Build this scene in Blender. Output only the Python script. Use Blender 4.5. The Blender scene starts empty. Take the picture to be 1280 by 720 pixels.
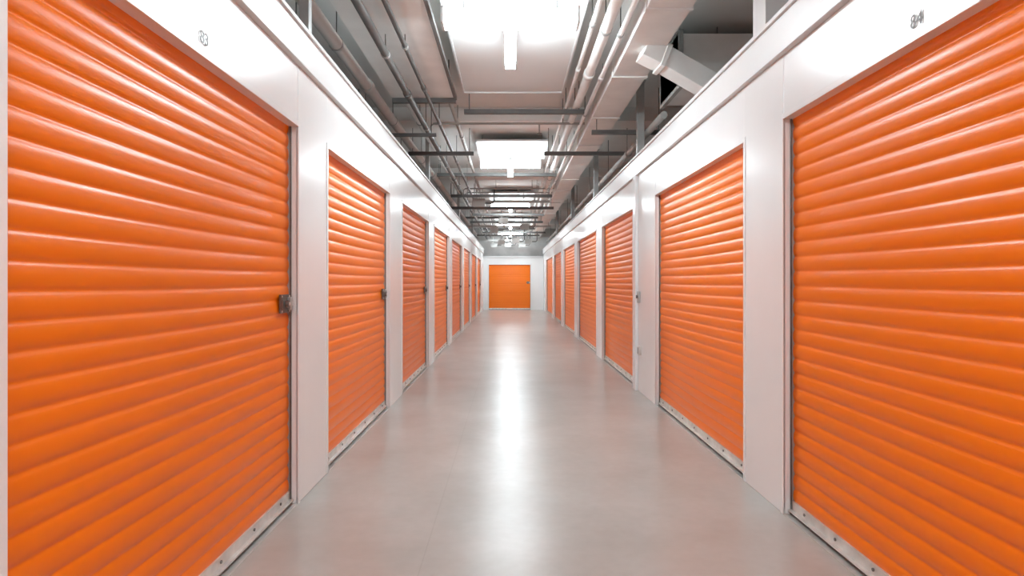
import bpy, math, random
from mathutils import Vector, noise
random.seed(4)
S = bpy.context.scene
try:
    S.view_settings.view_transform = 'Standard'
    S.view_settings.look = 'None'
    S.view_settings.exposure = 0.0
except Exception:
    pass

# ------------------------------------------------------------ materials
def mat(name, col, rough=0.5, metal=0.0, coat=0.0, nscale=0, namt=0.0, bump=0.0, emit=0.0, stretch=(1,1,1), rvar=0.0, spec=0.5):
    m = bpy.data.materials.new(name); m.use_nodes = True
    nt = m.node_tree; b = nt.nodes['Principled BSDF']
    b.inputs['Base Color'].default_value = (*col, 1)
    b.inputs['Roughness'].default_value = rough
    b.inputs['Metallic'].default_value = metal
    b.inputs['Coat Weight'].default_value = coat
    b.inputs['Coat Roughness'].default_value = 0.2
    b.inputs['Specular IOR Level'].default_value = spec
    if emit:
        b.inputs['Emission Color'].default_value = (0.885, 1.02, 1.07, 1)
        b.inputs['Emission Strength'].default_value = emit
    if nscale:
        tc = nt.nodes.new('ShaderNodeTexCoord'); mp = nt.nodes.new('ShaderNodeMapping')
        mp.inputs['Scale'].default_value = stretch
        nz = nt.nodes.new('ShaderNodeTexNoise'); nz.inputs['Scale'].default_value = nscale
        nz.inputs['Detail'].default_value = 5
        nt.links.new(tc.outputs['Object'], mp.inputs[0]); nt.links.new(mp.outputs[0], nz.inputs['Vector'])
        if namt:
            r = nt.nodes.new('ShaderNodeValToRGB')
            r.color_ramp.elements[0].position = 0.3; r.color_ramp.elements[1].position = 0.7
            r.color_ramp.elements[0].color = (*[c*(1-namt) for c in col], 1)
            r.color_ramp.elements[1].color = (*[min(1, c*(1+namt)) for c in col], 1)
            nt.links.new(nz.outputs['Fac'], r.inputs[0]); nt.links.new(r.outputs[0], b.inputs['Base Color'])
        if rvar:
            mr = nt.nodes.new('ShaderNodeMapRange')
            mr.inputs['To Min'].default_value = rough-rvar; mr.inputs['To Max'].default_value = rough+rvar
            nt.links.new(nz.outputs['Fac'], mr.inputs['Value']); nt.links.new(mr.outputs[0], b.inputs['Roughness'])
        if bump:
            bp = nt.nodes.new('ShaderNodeBump'); bp.inputs['Strength'].default_value = bump
            bp.inputs['Distance'].default_value = 0.01
            nt.links.new(nz.outputs['Fac'], bp.inputs['Height']); nt.links.new(bp.outputs[0], b.inputs['Normal'])
    return m

ORANGE = mat('orange_painted_steel', (0.90, 0.185, 0.0005), 0.33, coat=0.0, nscale=2, namt=0.02, bump=0.0, stretch=(1, 0.4, 2), rvar=0.02, spec=0.36)
WHITE = mat('white_panel', (0.86, 0.86, 0.86), 0.26, coat=0.2, nscale=1.6, namt=0.02, bump=0.03)
WHITE2 = mat('white_trim', (0.77, 0.77, 0.77), 0.35, nscale=2, namt=0.02)
ALU = mat('aluminium', (0.72, 0.71, 0.68), 0.35, metal=0.6, nscale=12, namt=0.15)
RUB = mat('black_rubber', (0.025, 0.022, 0.02), 0.7, nscale=10, namt=0.1)
STEEL = mat('dark_steel', (0.16, 0.15, 0.14), 0.35, metal=0.7, nscale=20, namt=0.2)
GALV = mat('galvanised', (0.42, 0.42, 0.41), 0.45, metal=0.35, nscale=6, namt=0.15)
CEIL = mat('painted_ceiling', (0.80, 0.785, 0.76), 0.8, nscale=1.2, namt=0.05, bump=0.1)
PANEL = mat('white_ceiling_panel', (0.80, 0.80, 0.79), 0.6, nscale=1.2, namt=0.03)
CONC = mat('grey_concrete', (0.55, 0.54, 0.53), 0.85, nscale=2, namt=0.15, bump=0.3)
DARK = mat('dark_pipe_paint', (0.11, 0.105, 0.10), 0.5, nscale=5, namt=0.2)
PIPEW = mat('white_pipe_insulation', (0.85, 0.84, 0.82), 0.6, nscale=4, namt=0.05)
GREYP = mat('grey_pipe_paint', (0.46, 0.45, 0.43), 0.5, nscale=4, namt=0.1)
LAMP = mat('lamp_lens', (0.9, 0.9, 0.9), 0.4, emit=49)
INK = mat('grey_number_ink', (0.30, 0.30, 0.30), 0.6, nscale=5, namt=0.05)

def floor_mat():
    m = bpy.data.materials.new('polished_concrete'); m.use_nodes = True
    nt = m.node_tree; b = nt.nodes['Principled BSDF']; N = nt.nodes.new; L = nt.links.new
    tc = N('ShaderNodeTexCoord')
    n1 = N('ShaderNodeTexNoise'); n1.inputs['Scale'].default_value = 1.6; n1.inputs['Detail'].default_value = 5; n1.inputs['Roughness'].default_value = 0.55
    n2 = N('ShaderNodeTexNoise'); n2.inputs['Scale'].default_value = 16; n2.inputs['Detail'].default_value = 4
    L(tc.outputs['Object'], n1.inputs['Vector']); L(tc.outputs['Object'], n2.inputs['Vector'])
    r = N('ShaderNodeValToRGB'); e = r.color_ramp.elements
    e[0].position = 0.25; e[0].color = (0.39, 0.375, 0.345, 1); e[1].position = 0.75; e[1].color = (0.51, 0.505, 0.48, 1)
    L(n1.outputs['Fac'], r.inputs[0])
    mx = N('ShaderNodeMixRGB'); mx.blend_type = 'MULTIPLY'; mx.inputs[0].default_value = 0.3
    r2 = N('ShaderNodeValToRGB'); r2.color_ramp.elements[0].position = 0.25; r2.color_ramp.elements[0].color = (0.76, 0.745, 0.72, 1); r2.color_ramp.elements[1].position = 0.75
    L(n2.outputs['Fac'], r2.inputs[0]); L(r.outputs[0], mx.inputs[1]); L(r2.outputs[0], mx.inputs[2])
    br = N('ShaderNodeTexBrick'); br.offset = 0.0; br.inputs['Scale'].default_value = 1
    br.inputs['Brick Width'].default_value = 2.9; br.inputs['Row Height'].default_value = 60
    br.inputs['Mortar Size'].default_value = 0.003
    br.inputs['Color1'].default_value = (1, 1, 1, 1); br.inputs['Color2'].default_value = (1, 1, 1, 1); br.inputs['Mortar'].default_value = (0.8, 0.79, 0.78, 1)
    mp = N('ShaderNodeMapping'); mp.inputs['Location'].default_value = (0.39, 10.7, 0)
    L(tc.outputs['Object'], mp.inputs[0]); L(mp.outputs[0], br.inputs['Vector'])
    m2 = N('ShaderNodeMixRGB'); m2.blend_type = 'MULTIPLY'; m2.inputs[0].default_value = 0.5
    L(mx.outputs[0], m2.inputs[1]); L(br.outputs['Color'], m2.inputs[2]); L(m2.outputs[0], b.inputs['Base Color'])
    b.inputs['Roughness'].default_value = 0.29
    bp = N('ShaderNodeBump'); bp.inputs['Strength'].default_value = 0.03; bp.inputs['Distance'].default_value = 0.01
    L(n2.outputs['Fac'], bp.inputs['Height']); L(bp.outputs[0], b.inputs['Normal'])
    b.inputs['Specular IOR Level'].default_value = 0.58
    return m
FLOOR = floor_mat()

# ------------------------------------------------------------ mesh builder
class MB:
    def __init__(s): s.v = []; s.f = []; s.mi = []; s.mats = []; s.sm = []
    def m(s, mt):
        if mt not in s.mats: s.mats.append(mt)
        return s.mats.index(mt)
    def box(s, x0, x1, y0, y1, z0, z1, mt):
        if x0 > x1: x0, x1 = x1, x0
        if y0 > y1: y0, y1 = y1, y0
        n = len(s.v); i = s.m(mt)
        s.v += [(x0,y0,z0),(x1,y0,z0),(x1,y1,z0),(x0,y1,z0),(x0,y0,z1),(x1,y0,z1),(x1,y1,z1),(x0,y1,z1)]
        for q in ((0,3,2,1),(4,5,6,7),(0,1,5,4),(1,2,6,5),(2,3,7,6),(3,0,4,7)):
            s.f.append([n+k for k in q]); s.mi.append(i); s.sm.append(False)
    def tube(s, pts, r, mt, seg=12):
        i = s.m(mt); pts = [Vector(p) for p in pts]; rings = []
        for k, p in enumerate(pts):
            d = (pts[min(k+1, len(pts)-1)] - pts[max(k-1, 0)]).normalized()
            up = Vector((0,0,1)) if abs(d.z) < 0.9 else Vector((0,1,0))
            a = d.cross(up).normalized(); b = a.cross(d)
            n = len(s.v)
            for j in range(seg):
                t = 2*math.pi*j/seg
                s.v.append(tuple(p + a*math.cos(t)*r + b*math.sin(t)*r))
            rings.append(n)
        for k in range(len(rings)-1):
            for j in range(seg):
                s.f.append([rings[k]+j, rings[k]+(j+1)%seg, rings[k+1]+(j+1)%seg, rings[k+1]+j]); s.mi.append(i); s.sm.append(True)
        s.f.append([rings[0]+j for j in range(seg)][::-1]); s.mi.append(i); s.sm.append(False)
        s.f.append([rings[-1]+j for j in range(seg)]); s.mi.append(i); s.sm.append(False)
    def obj(s, name, parent=None, bevel=0, loc=None):
        me = bpy.data.meshes.new(name); me.from_pydata(s.v, [], s.f); 
        for mt in s.mats: me.materials.append(mt)
        for p, i, sm in zip(me.polygons, s.mi, s.sm): p.material_index = i; p.use_smooth = sm
        me.update()
        o = bpy.data.objects.new(name, me); S.collection.objects.link(o)
        if parent: o.parent = parent
        if loc: o.location = loc
        if bevel:
            md = o.modifiers.new('bevel', 'BEVEL'); md.width = bevel; md.segments = 2; md.limit_method = 'ANGLE'
        return o

def empty(name, loc=(0,0,0)):
    e = bpy.data.objects.new(name, None); S.collection.objects.link(e); e.location = loc; e.empty_display_size = 0.1
    return e

# ------------------------------------------------------------ dimensions
XL, XLd = -1.185, -1.24
XR, XRd = 1.455, 1.51
HD, HB, HT = 2.105, 2.45, 2.66
Y0, Y1 = -6.0, 27.5
HC = 3.58
LEFT = [(-4.6,-1.9),(-1.45,1.05),(1.47,3.49),(4.06,6.14),(6.86,9.06),(9.75,12.1),(12.7,15.3),(15.95,18.6),(19.2,21.9),(22.5,25.2)]
RIGHT = [(-4.9,-2.2),(-1.9,0.45),(0.92,3.335),(3.90,6.28),(7.32,9.92),(10.6,13.55),(14.2,17.2),(17.9,20.9),(21.6,25.4)]

# ------------------------------------------------------------ walls
def side_wall(name, s, xf, xd, ops):
    mb = MB(); out = xf + s*0.16
    ys = [Y0] + [v for o in ops for v in o] + [Y1]
    for k in range(0, len(ys), 2):
        a, b = ys[k], ys[k+1]
        mb.box(xf, out, a, b, 0, HB, WHITE)
    for a, b in ops:
        mb.box(xf + s*0.002, out, a, b, HD, HB, WHITE)
    mb.obj(name, bevel=0.004)
    t = MB()
    y = Y0
    for c in (1.2, 7.2, 13.2, 19.2, Y1):
        t.box(xf - s*0.03, out, y, c-0.004, HB, HT, WHITE2); y = c
    t.box(xf - s*0.045, xf+s*0.02, Y0, Y1, HT-0.02, HT+0.004, WHITE2)
    t.box(out, s*5.0, Y0, Y1, HT-0.08, HT-0.02, CONC)  # unseen slab over the units, added to block light; not trim
    t.obj('trim_top_'+name.split('_')[1], bevel=0.003)
side_wall('wall_left', -1, XL, XLd, LEFT)
side_wall('wall_right', 1, XR, XRd, RIGHT)

def trims(name, s, xf, ops):
    mb = MB()
    for a, b in ops:
        x0, x1 = xf - s*0.005, xf + s*0.01
        mb.box(x0, x1, a-0.03, a, 0, HD+0.03, WHITE)
        mb.box(x0, x1, b, b+0.03, 0, HD+0.03, WHITE)
        mb.box(x0, x1, a, b, HD, HD+0.03, WHITE)
    mb.obj(name, bevel=0.002)
trims('trim_door_frames_left', -1, XL, LEFT)
trims('trim_door_frames_right', 1, XR, RIGHT)

# ------------------------------------------------------------ roll-up door
PITCH = 0.077
def profile(t):
    if t < 0.80: return 0.0054*math.sin(math.pi*t/0.80)**0.7
    return -0.0032*math.sin(math.pi*(t-0.80)/0.20)
def curtain(name, w, h, parent, seed):
    v = []; f = []
    z0 = 0.07; per = 14
    total = h - z0
    nrows = int(total/PITCH*per)
    ny = max(8, int(w/0.15))
    for i in range(nrows+1):
        z = z0 + PITCH*i/per
        if i == nrows: z = h
        t = (i % per)/per
        d = profile(t)
        for j in range(ny+1):
            y = w*j/ny
            dd = noise.noise(Vector((y*1.0+seed*7, z*1.6, seed*3.3)))*0.0035
            sag = 0.006*math.sin(math.pi*j/ny)
            v.append((d+dd, y, z - sag*(1 if 0<i<nrows else 0)))
    for i in range(nrows):
        for j in range(ny):
            a = i*(ny+1)+j
            f.append((a, a+1, a+ny+2, a+ny+1))
    me = bpy.data.meshes.new(name); me.from_pydata(v, [], f); me.materials.append(ORANGE)
    for p in me.polygons: p.use_smooth = True
    o = bpy.data.objects.new(name, me); S.collection.objects.link(o); o.parent = parent
    return o
cnt = 0
def latch(parent, y, z, sgn):
    mb = MB()
    mb.box(0.010, 0.022, y-0.065, y+0.065, z-0.05, z+0.05, STEEL)
    mb.box(0.022, 0.030, y-0.06, y+0.02, z-0.022, z+0.022, STEEL)
    mb.tube([(0.022, y-0.02, z), (0.05, y-0.02, z)], 0.019, STEEL, 16)
    mb.tube([(0.05, y-0.02, z), (0.053, y-0.02, z)], 0.010, ALU, 12)
    mb.box(0.022, 0.042, y+0.022, y+0.05, z-0.035, z+0.035, GALV)
    mb.box(0.022, 0.034, y+0.03*sgn-0.01, y+sgn*0.085, z-0.012, z+0.012, ALU)
    for dy in (-.055, .055):
        for dz in (-.04, .04):
            mb.tube([(0.022, y+dy, z+dz), (0.026, y+dy, z+dz)], 0.006, ALU, 8)
    mb.obj('latch', parent, bevel=0.0015)
def roller_door(s, x, a, b, h=HD, lat='far', lz=1.12, rot=None, loc=None):
    global cnt
    cnt += 1
    w = b-a
    e = empty('roll_up_door', loc or (x, a, 0))
    if rot is not None: e.rotation_euler = (0,0,rot)
    elif s > 0:
        e.rotation_euler = (0, 0, math.pi); e.location = (x, b, 0)
    curtain('curtain', w, h+0.02, e, cnt)
    mb = MB()
    mb.box(-0.012, 0.012, 0.006, w-0.006, 0.022, 0.075, ALU)
    mb.box(0.012, 0.034, 0.006, w-0.006, 0.022, 0.030, ALU)
    mb.box(-0.012, 0.016, 0.006, w-0.006, 0.003, 0.022, RUB)
    n = int(w/0.3)
    for i in range(n):
        yy = 0.15 + i*(w-0.3)/max(1,n-1)
        mb.tube([(0.012, yy, 0.052), (0.018, yy, 0.052)], 0.008, STEEL, 8)
    mb.obj('bottom_bar', e, bevel=0.0015)
    g = MB()
    for yy, d in ((0.0, 1), (w, -1)):
        g.box(0.012, 0.020, yy, yy+d*0.010, 0.0, h, STEEL)
        g.box(-0.03, 0.020, yy, yy+d*0.004, 0.0, h, GALV)
    g.box(-0.03, 0.055, 0.0, w, 0.0, 0.003, ALU)
    g.obj('guide_track', e, bevel=0.001)
    if lat:
        y = w-0.10 if (lat == 'far') else 0.10
        latch(e, y, lz, 1 if lat == 'far' else -1)
    return e
for a, b in LEFT: roller_door(-1, XLd, a, b, lat='far')
for i, (a, b) in enumerate(RIGHT): roller_door(1, XRd, a, b, lat=None if i in (2, 3) else 'far')

# ------------------------------------------------------------ end wall and door
EX0, EX1, EH = -0.95, 0.88, 1.98
mb = MB()
mb.box(XL-0.16, EX0, Y1, Y1+0.15, 0, 2.36, WHITE)
mb.box(EX1, XR+0.16, Y1, Y1+0.15, 0, 2.36, WHITE)
mb.box(EX0, EX1, Y1, Y1+0.15, EH, 2.36, WHITE)
mb.box(-5, 5, Y1+0.15, Y1+0.3, 0, HC, CONC)
mb.obj('wall_far', bevel=0.004)
roller_door(0, 0, EX0, EX1, h=EH, rot=-math.pi/2, loc=(EX0, Y1+0.06, 0), lz=1.2)
mb = MB(); mb.box(XL-0.03, XR+0.03, Y1-0.03, Y1+0.1, 2.28, 2.36, WHITE2)
mb.box(EX0-0.06, EX0, Y1-0.012, Y1, 0, EH+0.06, WHITE2); mb.box(EX1, EX1+0.06, Y1-0.012, Y1, 0, EH+0.06, WHITE2); mb.box(EX0, EX1, Y1-0.012, Y1, EH, EH+0.06, WHITE2)
mb.obj('trim_top_far')
mb = MB(); mb.box(-5, 5, Y0-0.15, Y0, 0, HC, WHITE); mb.obj('wall_back')
mb = MB(); mb.box(-5.15, -5, Y0, Y1+0.15, 0, HC, CONC); mb.obj('wall_outer_left')
mb = MB(); mb.box(5, 5.15, Y0, Y1+0.15, 0, HC, CONC); mb.obj('wall_outer_right')
mb = MB(); mb.box(-5, 5, Y0, Y1+0.3, -0.1, 0, FLOOR); mb.obj('floor')

# ------------------------------------------------------------ ceiling
mb = MB()
mb.box(-5.15, 5.15, Y0-0.15, Y1+0.3, HC, HC+0.15, CEIL)
mb.obj('ceiling')
mb = MB()
for y in (-2.2, 2.2, 8.4, 12.9, 18.6, 23.6):
    mb.box(-5, 5, y, y+0.4, HC-0.18, HC, CEIL)
mb.obj('trim_ceiling_beam')
FIX = (-3.6, -0.3, 4.65, 10.4, 16.1, 21.8, 25.6)
mb = MB()
for y in FIX[:-1]:
    y1 = y+(2.6 if y == 4.65 else 0.75)
    ya = y-(1.3 if y < 5 else 0.6)
    mb.box(-0.54, 0.60, ya, y1, 3.44, 3.47, PANEL)
    mb.box(-0.55, -0.53, ya, y1, 3.425, 3.48, WHITE2); mb.box(0.59, 0.61, ya, y1, 3.425, 3.48, WHITE2)
    mb.box(-0.55, 0.61, y1, y1+0.02, 3.425, 3.48, WHITE2)
    for yy in (ya+0.2, y1-0.2):
        for x in (-0.45, 0.5): mb.tube([(x, yy, 3.47), (x, yy, HC)], 0.005, STEEL, 6)
mb.obj('ceiling_panel', bevel=0.002)
mb = MB()
mb.box(-1.30, -0.60, -3, 6.9, 3.26, 3.30, PIPEW)
mb.box(-1.30, -0.60, 6.88, 6.93, 3.21, 3.30, DARK)
mb.box(-0.62, -0.59, -3, 6.9, 3.24, 3.28, DARK)
for y in (-2, 1, 4, 6.6):
    for x in (-1.2, -0.65): mb.tube([(x, y, 3.30), (x, y, HC)], 0.006, STEEL, 6)
mb.obj('cable_tray')

def run(name, x, z, r, mt, y0=Y0+0.01, y1=Y1-0.01, hang=True):
    mb = MB()
    pts = [(x, y0, z)] + [(x, y0+(y1-y0)*i/12, z) for i in range(1, 12)] + [(x, y1, z)]
    mb.tube(pts, r, mt, 14)
    y = y0+1.3
    while y < y1 and hang:
        mb.tube([(x, y, z+r), (x, y, HC)], 0.005, STEEL, 6)
        mb.tube([(x, y-0.02, z), (x, y+0.02, z)], r+0.006, GALV, 14)
        y += 2.45
    y = y0+2
    while y < y1:
        mb.tube([(x, y-0.05, z), (x, y+0.05, z)], r*1.25, mt, 14); y += 5.1
    mb.obj(name)
run('overhead_pipe', -1.02, 3.10, 0.032, DARK)
run('overhead_pipe', -0.86, 3.16, 0.020, DARK)
run('overhead_pipe', -1.42, 3.18, 0.055, GREYP)
run('overhead_pipe', -1.75, 3.05, 0.04, GREYP)
run('overhead_pipe', -0.70, 3.33, 0.025, GREYP, y0=7)
run('overhead_pipe', -1.20, 3.36, 0.045, PIPEW, y0=7)
def duct(name, x0, x1, z0, z1, mt, y0=Y0+0.01, y1=Y1-0.01):
    mb = MB(); y = y0
    while y < y1:
        e = min(y+1.5, y1)
        mb.box(x0, x1, y, e-0.004, z0, z1, mt)
        mb.box(x0-0.012, x1+0.012, e-0.035, e, z0-0.012, z1+0.012, mt)
        y = e
    y = y0+0.7
    while y < y1:
        for x in (x0+0.01, x1-0.01): mb.tube([(x, y, z1), (x, y, HC)], 0.005, STEEL, 6)
        y += 3
    mb.obj(name, bevel=0.003)
duct('overhead_duct', 0.98, 1.30, 3.20, 3.38, PIPEW)
run('overhead_pipe', 0.78, 3.30, 0.045, PIPEW)
run('overhead_pipe', 0.90, 3.26, 0.022, PIPEW)
run('overhead_pipe', 0.67, 3.34, 0.018, PIPEW)
run('overhead_pipe', 1.62, 3.00, 0.04, GREYP, y0=6.6)
mb = MB()
for k in range(4):
    x0 = 1.50+k*1.0
    x1 = min(x0+0.99, 4.95)
    mb.box(x0, x1, 5.6, 6.25, 3.00, 3.46, PIPEW)
    mb.box(x0, x0+0.04, 5.57, 6.28, 2.97, 3.49, GALV)
    mb.tube([(x0+0.4, 5.75, 3.46), (x0+0.4, 5.75, HC)], 0.006, STEEL, 6)
mb.obj('ventilation_duct', bevel=0.004)
mb = MB()
def slab(p, q, w, h, mt):
    p, q = Vector(p), Vector(q); d = (q-p).normalized()
    a = d.cross(Vector((0,0,1))).normalized()*w/2; u = a.cross(d).normalized()*h/2
    n = len(mb.v); i = mb.m(mt)
    for c in (p, q):
        for s1, s2 in ((-1,-1),(1,-1),(1,1),(-1,1)): mb.v.append(tuple(c+a*s1+u*s2))
    for f in ((0,3,2,1),(4,5,6,7),(0,1,5,4),(1,2,6,5),(2,3,7,6),(3,0,4,7)):
        mb.f.append([n+k for k in f]); mb.mi.append(i); mb.sm.append(False)
slab((1.12, 5.28, 3.20), (1.30, 5.30, 3.12), 0.2, 0.17, PIPEW)
slab((1.29, 5.30, 3.125), (1.78, 5.34, 2.86), 0.2, 0.17, PIPEW)
slab((1.76, 5.34, 2.87), (1.90, 5.36, 2.66), 0.2, 0.17, PIPEW)
slab((1.27, 5.30, 3.13), (1.31, 5.303, 3.115), 0.23, 0.20, PIPEW)
slab((1.75, 5.337, 2.878), (1.79, 5.34, 2.855), 0.23, 0.20, PIPEW)
mb.obj('duct_branch', bevel=0.006)
def strut(x0, x1, y, z, mt=DARK, t=0.02):
    mb = MB()
    mb.box(x0, x1, y-t, y+t, z-t, z+t, mt)
    for x in (x0+0.06, x1-0.06): mb.tube([(x, y, z), (x, y, HC)], 0.006, STEEL, 6)
    mb.obj('trapeze_hanger', bevel=0.003)
strut(-0.54, 0.86, 7.3, 3.22, t=0.026)
strut(-1.45, -0.52, 8.9, 3.06, t=0.026)
strut(0.48, 1.72, 8.9, 3.06, t=0.026)
strut(0.98, 1.85, 7.55, 3.04, t=0.026)
strut(-1.9, -0.9, 7.6, 3.02)
for i, y in enumerate((11.6, 13.3, 14.8, 15.5, 17.0, 18.3, 19.4, 20.6, 22.2, 23.4, 24.6, 26.4)):
    z = (3.22, 3.06, 2.98)[i % 3]
    a = random.uniform(-1.5, -0.9); b = random.uniform(0.8, 1.35)
    strut(a, b, y, z, DARK if i % 4 != 3 else GREYP, 0.03)
def sprinkler(y, x=0.1):
    mb = MB()
    mb.tube([(-1.02, y, 3.13), (-1.02, y, 3.22), (-0.98, y, 3.26), (x, y, 3.26), (0.95, y, 3.26)], 0.015, GREYP, 10)
    mb.tube([(x, y, 3.26), (x, y, 3.13)], 0.010, GREYP, 8)
    mb.tube([(x, y, 3.135), (x, y, 3.125)], 0.03, STEEL, 14)
    mb.tube([(x+0.3, y, 3.26), (x+0.3, y, HC)], 0.005, STEEL, 6)
    mb.obj('sprinkler_pipe')
for y in (8.0, 13.6, 14.2, 19.0, 24.2): sprinkler(y, random.uniform(0.15, 0.4))
for y, x in ((13.9, -0.7), (18.1, -0.2), (20.0, 0.45), (21.2, -0.55), (24.0, 0.2), (25.0, -0.35), (24.4, 0.7), (26.6, -0.1), (26.8, 0.5), (26.8, -0.7)):
    mb = MB()
    zb = 2.9 if y < 23 else 2.72
    mb.box(x-0.12, x+0.12, y-0.1, y+0.1, zb, zb+.17, DARK)
    mb.box(x-0.14, x+0.14, y-0.115, y-0.1, zb-.01, zb+.18, GREYP)
    mb.tube([(x-0.05, y, zb+.17), (x-0.05, y, 3.3)], 0.02, GREYP, 10)
    mb.tube([(x+0.12, y, zb+.08), (x+0.3, y, zb+.08), (x+0.34, y, zb+.14), (x+0.34, y, 3.3)], 0.018, DARK, 10)
    mb.box(x-0.1, x+0.4, y-0.02, y+0.02, 3.3, 3.32, GREYP)
    for xx in (x-0.08, x+0.38): mb.tube([(xx, y, 3.32), (xx, y, HC)], 0.006, STEEL, 6)
    mb.obj('junction_box', bevel=0.004)
def post(x, y, w, mt=WHITE2):
    mb = MB()
    mb.box(x-w/2, x+w/2, y-w/2, y+w/2, HT+0.006, HC-0.002, mt)
    mb.box(x-w/2-0.02, x+w/2+0.02, y-w/2-0.02, y+w/2+0.02, HT+0.006, HT+0.016, mt)
    mb.box(x-w/2-0.02, x+w/2+0.02, y-w/2-0.02, y+w/2+0.02, HC-0.012, HC-0.002, mt)
    mb.obj('support_post', bevel=0.003)
for y in (3.8, 9.4, 15, 20.4): post(XL-0.06, y, 0.06, GALV)
post(XR+0.13, 3.75, 0.19)
for y in (7.3, 11.1, 15.2, 20.2): post(XR+0.06, y, 0.08, GALV)

# ------------------------------------------------------------ light fixtures
def fixture(y):
    e = empty('ceiling_light', (0.0, y, 3.17))
    b = MB()
    b.box(-0.50, 0.50, -0.05, 0.05, 0.05, 0.085, WHITE2)
    b.box(-0.05, 0.05, 0.05, 0.95, 0.05, 0.085, WHITE2)
    b.box(-0.51, -0.49, -0.085, 0.085, -0.035, 0.085, WHITE2)
    b.box(0.49, 0.51, -0.085, 0.085, -0.035, 0.085, WHITE2)
    top = 3.44-3.17 if y < 25 else HC-3.17
    for x in (-0.35, 0.35): b.tube([(x, 0, 0.085), (x, 0, top)], 0.006, STEEL, 8)
    b.tube([(0, 0.7, 0.085), (0, 0.7, top)], 0.006, STEEL, 8)
    b.obj('housing', e, bevel=0.003)
    l = MB()
    l.box(-0.49, 0.49, -0.08, 0.08, -0.03, 0.05, LAMP)
    l.box(-0.045, 0.045, 0.08, 0.94, -0.03, 0.05, LAMP)
    l.obj('lens', e)
for y in FIX: fixture(y)

# ------------------------------------------------------------ door numbers
def number(txt, x, y, z, s):
    cu = bpy.data.curves.new('door_number', 'FONT'); cu.body = txt; cu.size = 0.07; cu.extrude = 0.001
    cu.align_x = 'CENTER'; cu.align_y = 'CENTER'; cu.materials.append(INK)
    o = bpy.data.objects.new('door_number', cu); S.collection.objects.link(o)
    o.location = (x, y, z)
    o.rotation_euler = (math.pi/2, 0, math.pi/2 if s < 0 else -math.pi/2)
    return o
number('83', XL+0.002, 2.42, 2.178, -1)
number('84', XR-0.002, 2.24, 2.175, 1)

mb = MB()
mb.box(XR-0.03, XR, 6.95, 7.03, 0.42, 0.52, ALU); mb.box(XR-0.036, XR-0.03, 6.965, 7.015, 0.435, 0.505, GALV)
mb.obj('wall_outlet', bevel=0.004)
mb = MB()
mb.box(XR-0.025, XR, 7.0, 7.07, 1.0, 1.13, GALV); mb.tube([(XR-0.025, 7.035, 1.07), (XR-0.045, 7.035, 1.07)], 0.018, STEEL, 12)
mb.obj('wall_switch', bevel=0.004)
mb = MB()
mb.box(XR-0.035, XR, 7.12, 7.28, 0, HB, WHITE); mb.obj('trim_pilaster', bevel=0.004)

# ------------------------------------------------------------ world + camera
w = bpy.data.worlds.new('w'); S.world = w; w.use_nodes = True
w.node_tree.nodes['Background'].inputs[0].default_value = (0.8, 0.8, 0.8, 1)
w.node_tree.nodes['Background'].inputs[1].default_value = 0.3
cam = bpy.data.cameras.new('camera'); co = bpy.data.objects.new('camera', cam); S.collection.objects.link(co)
co.location = (0, 0, 1.24); co.rotation_euler = (math.pi/2, 0, 0)
cam.sensor_width = 36; cam.lens = 22.0
cam.shift_x = 2/1280; cam.shift_y = -8/1280
S.camera = co
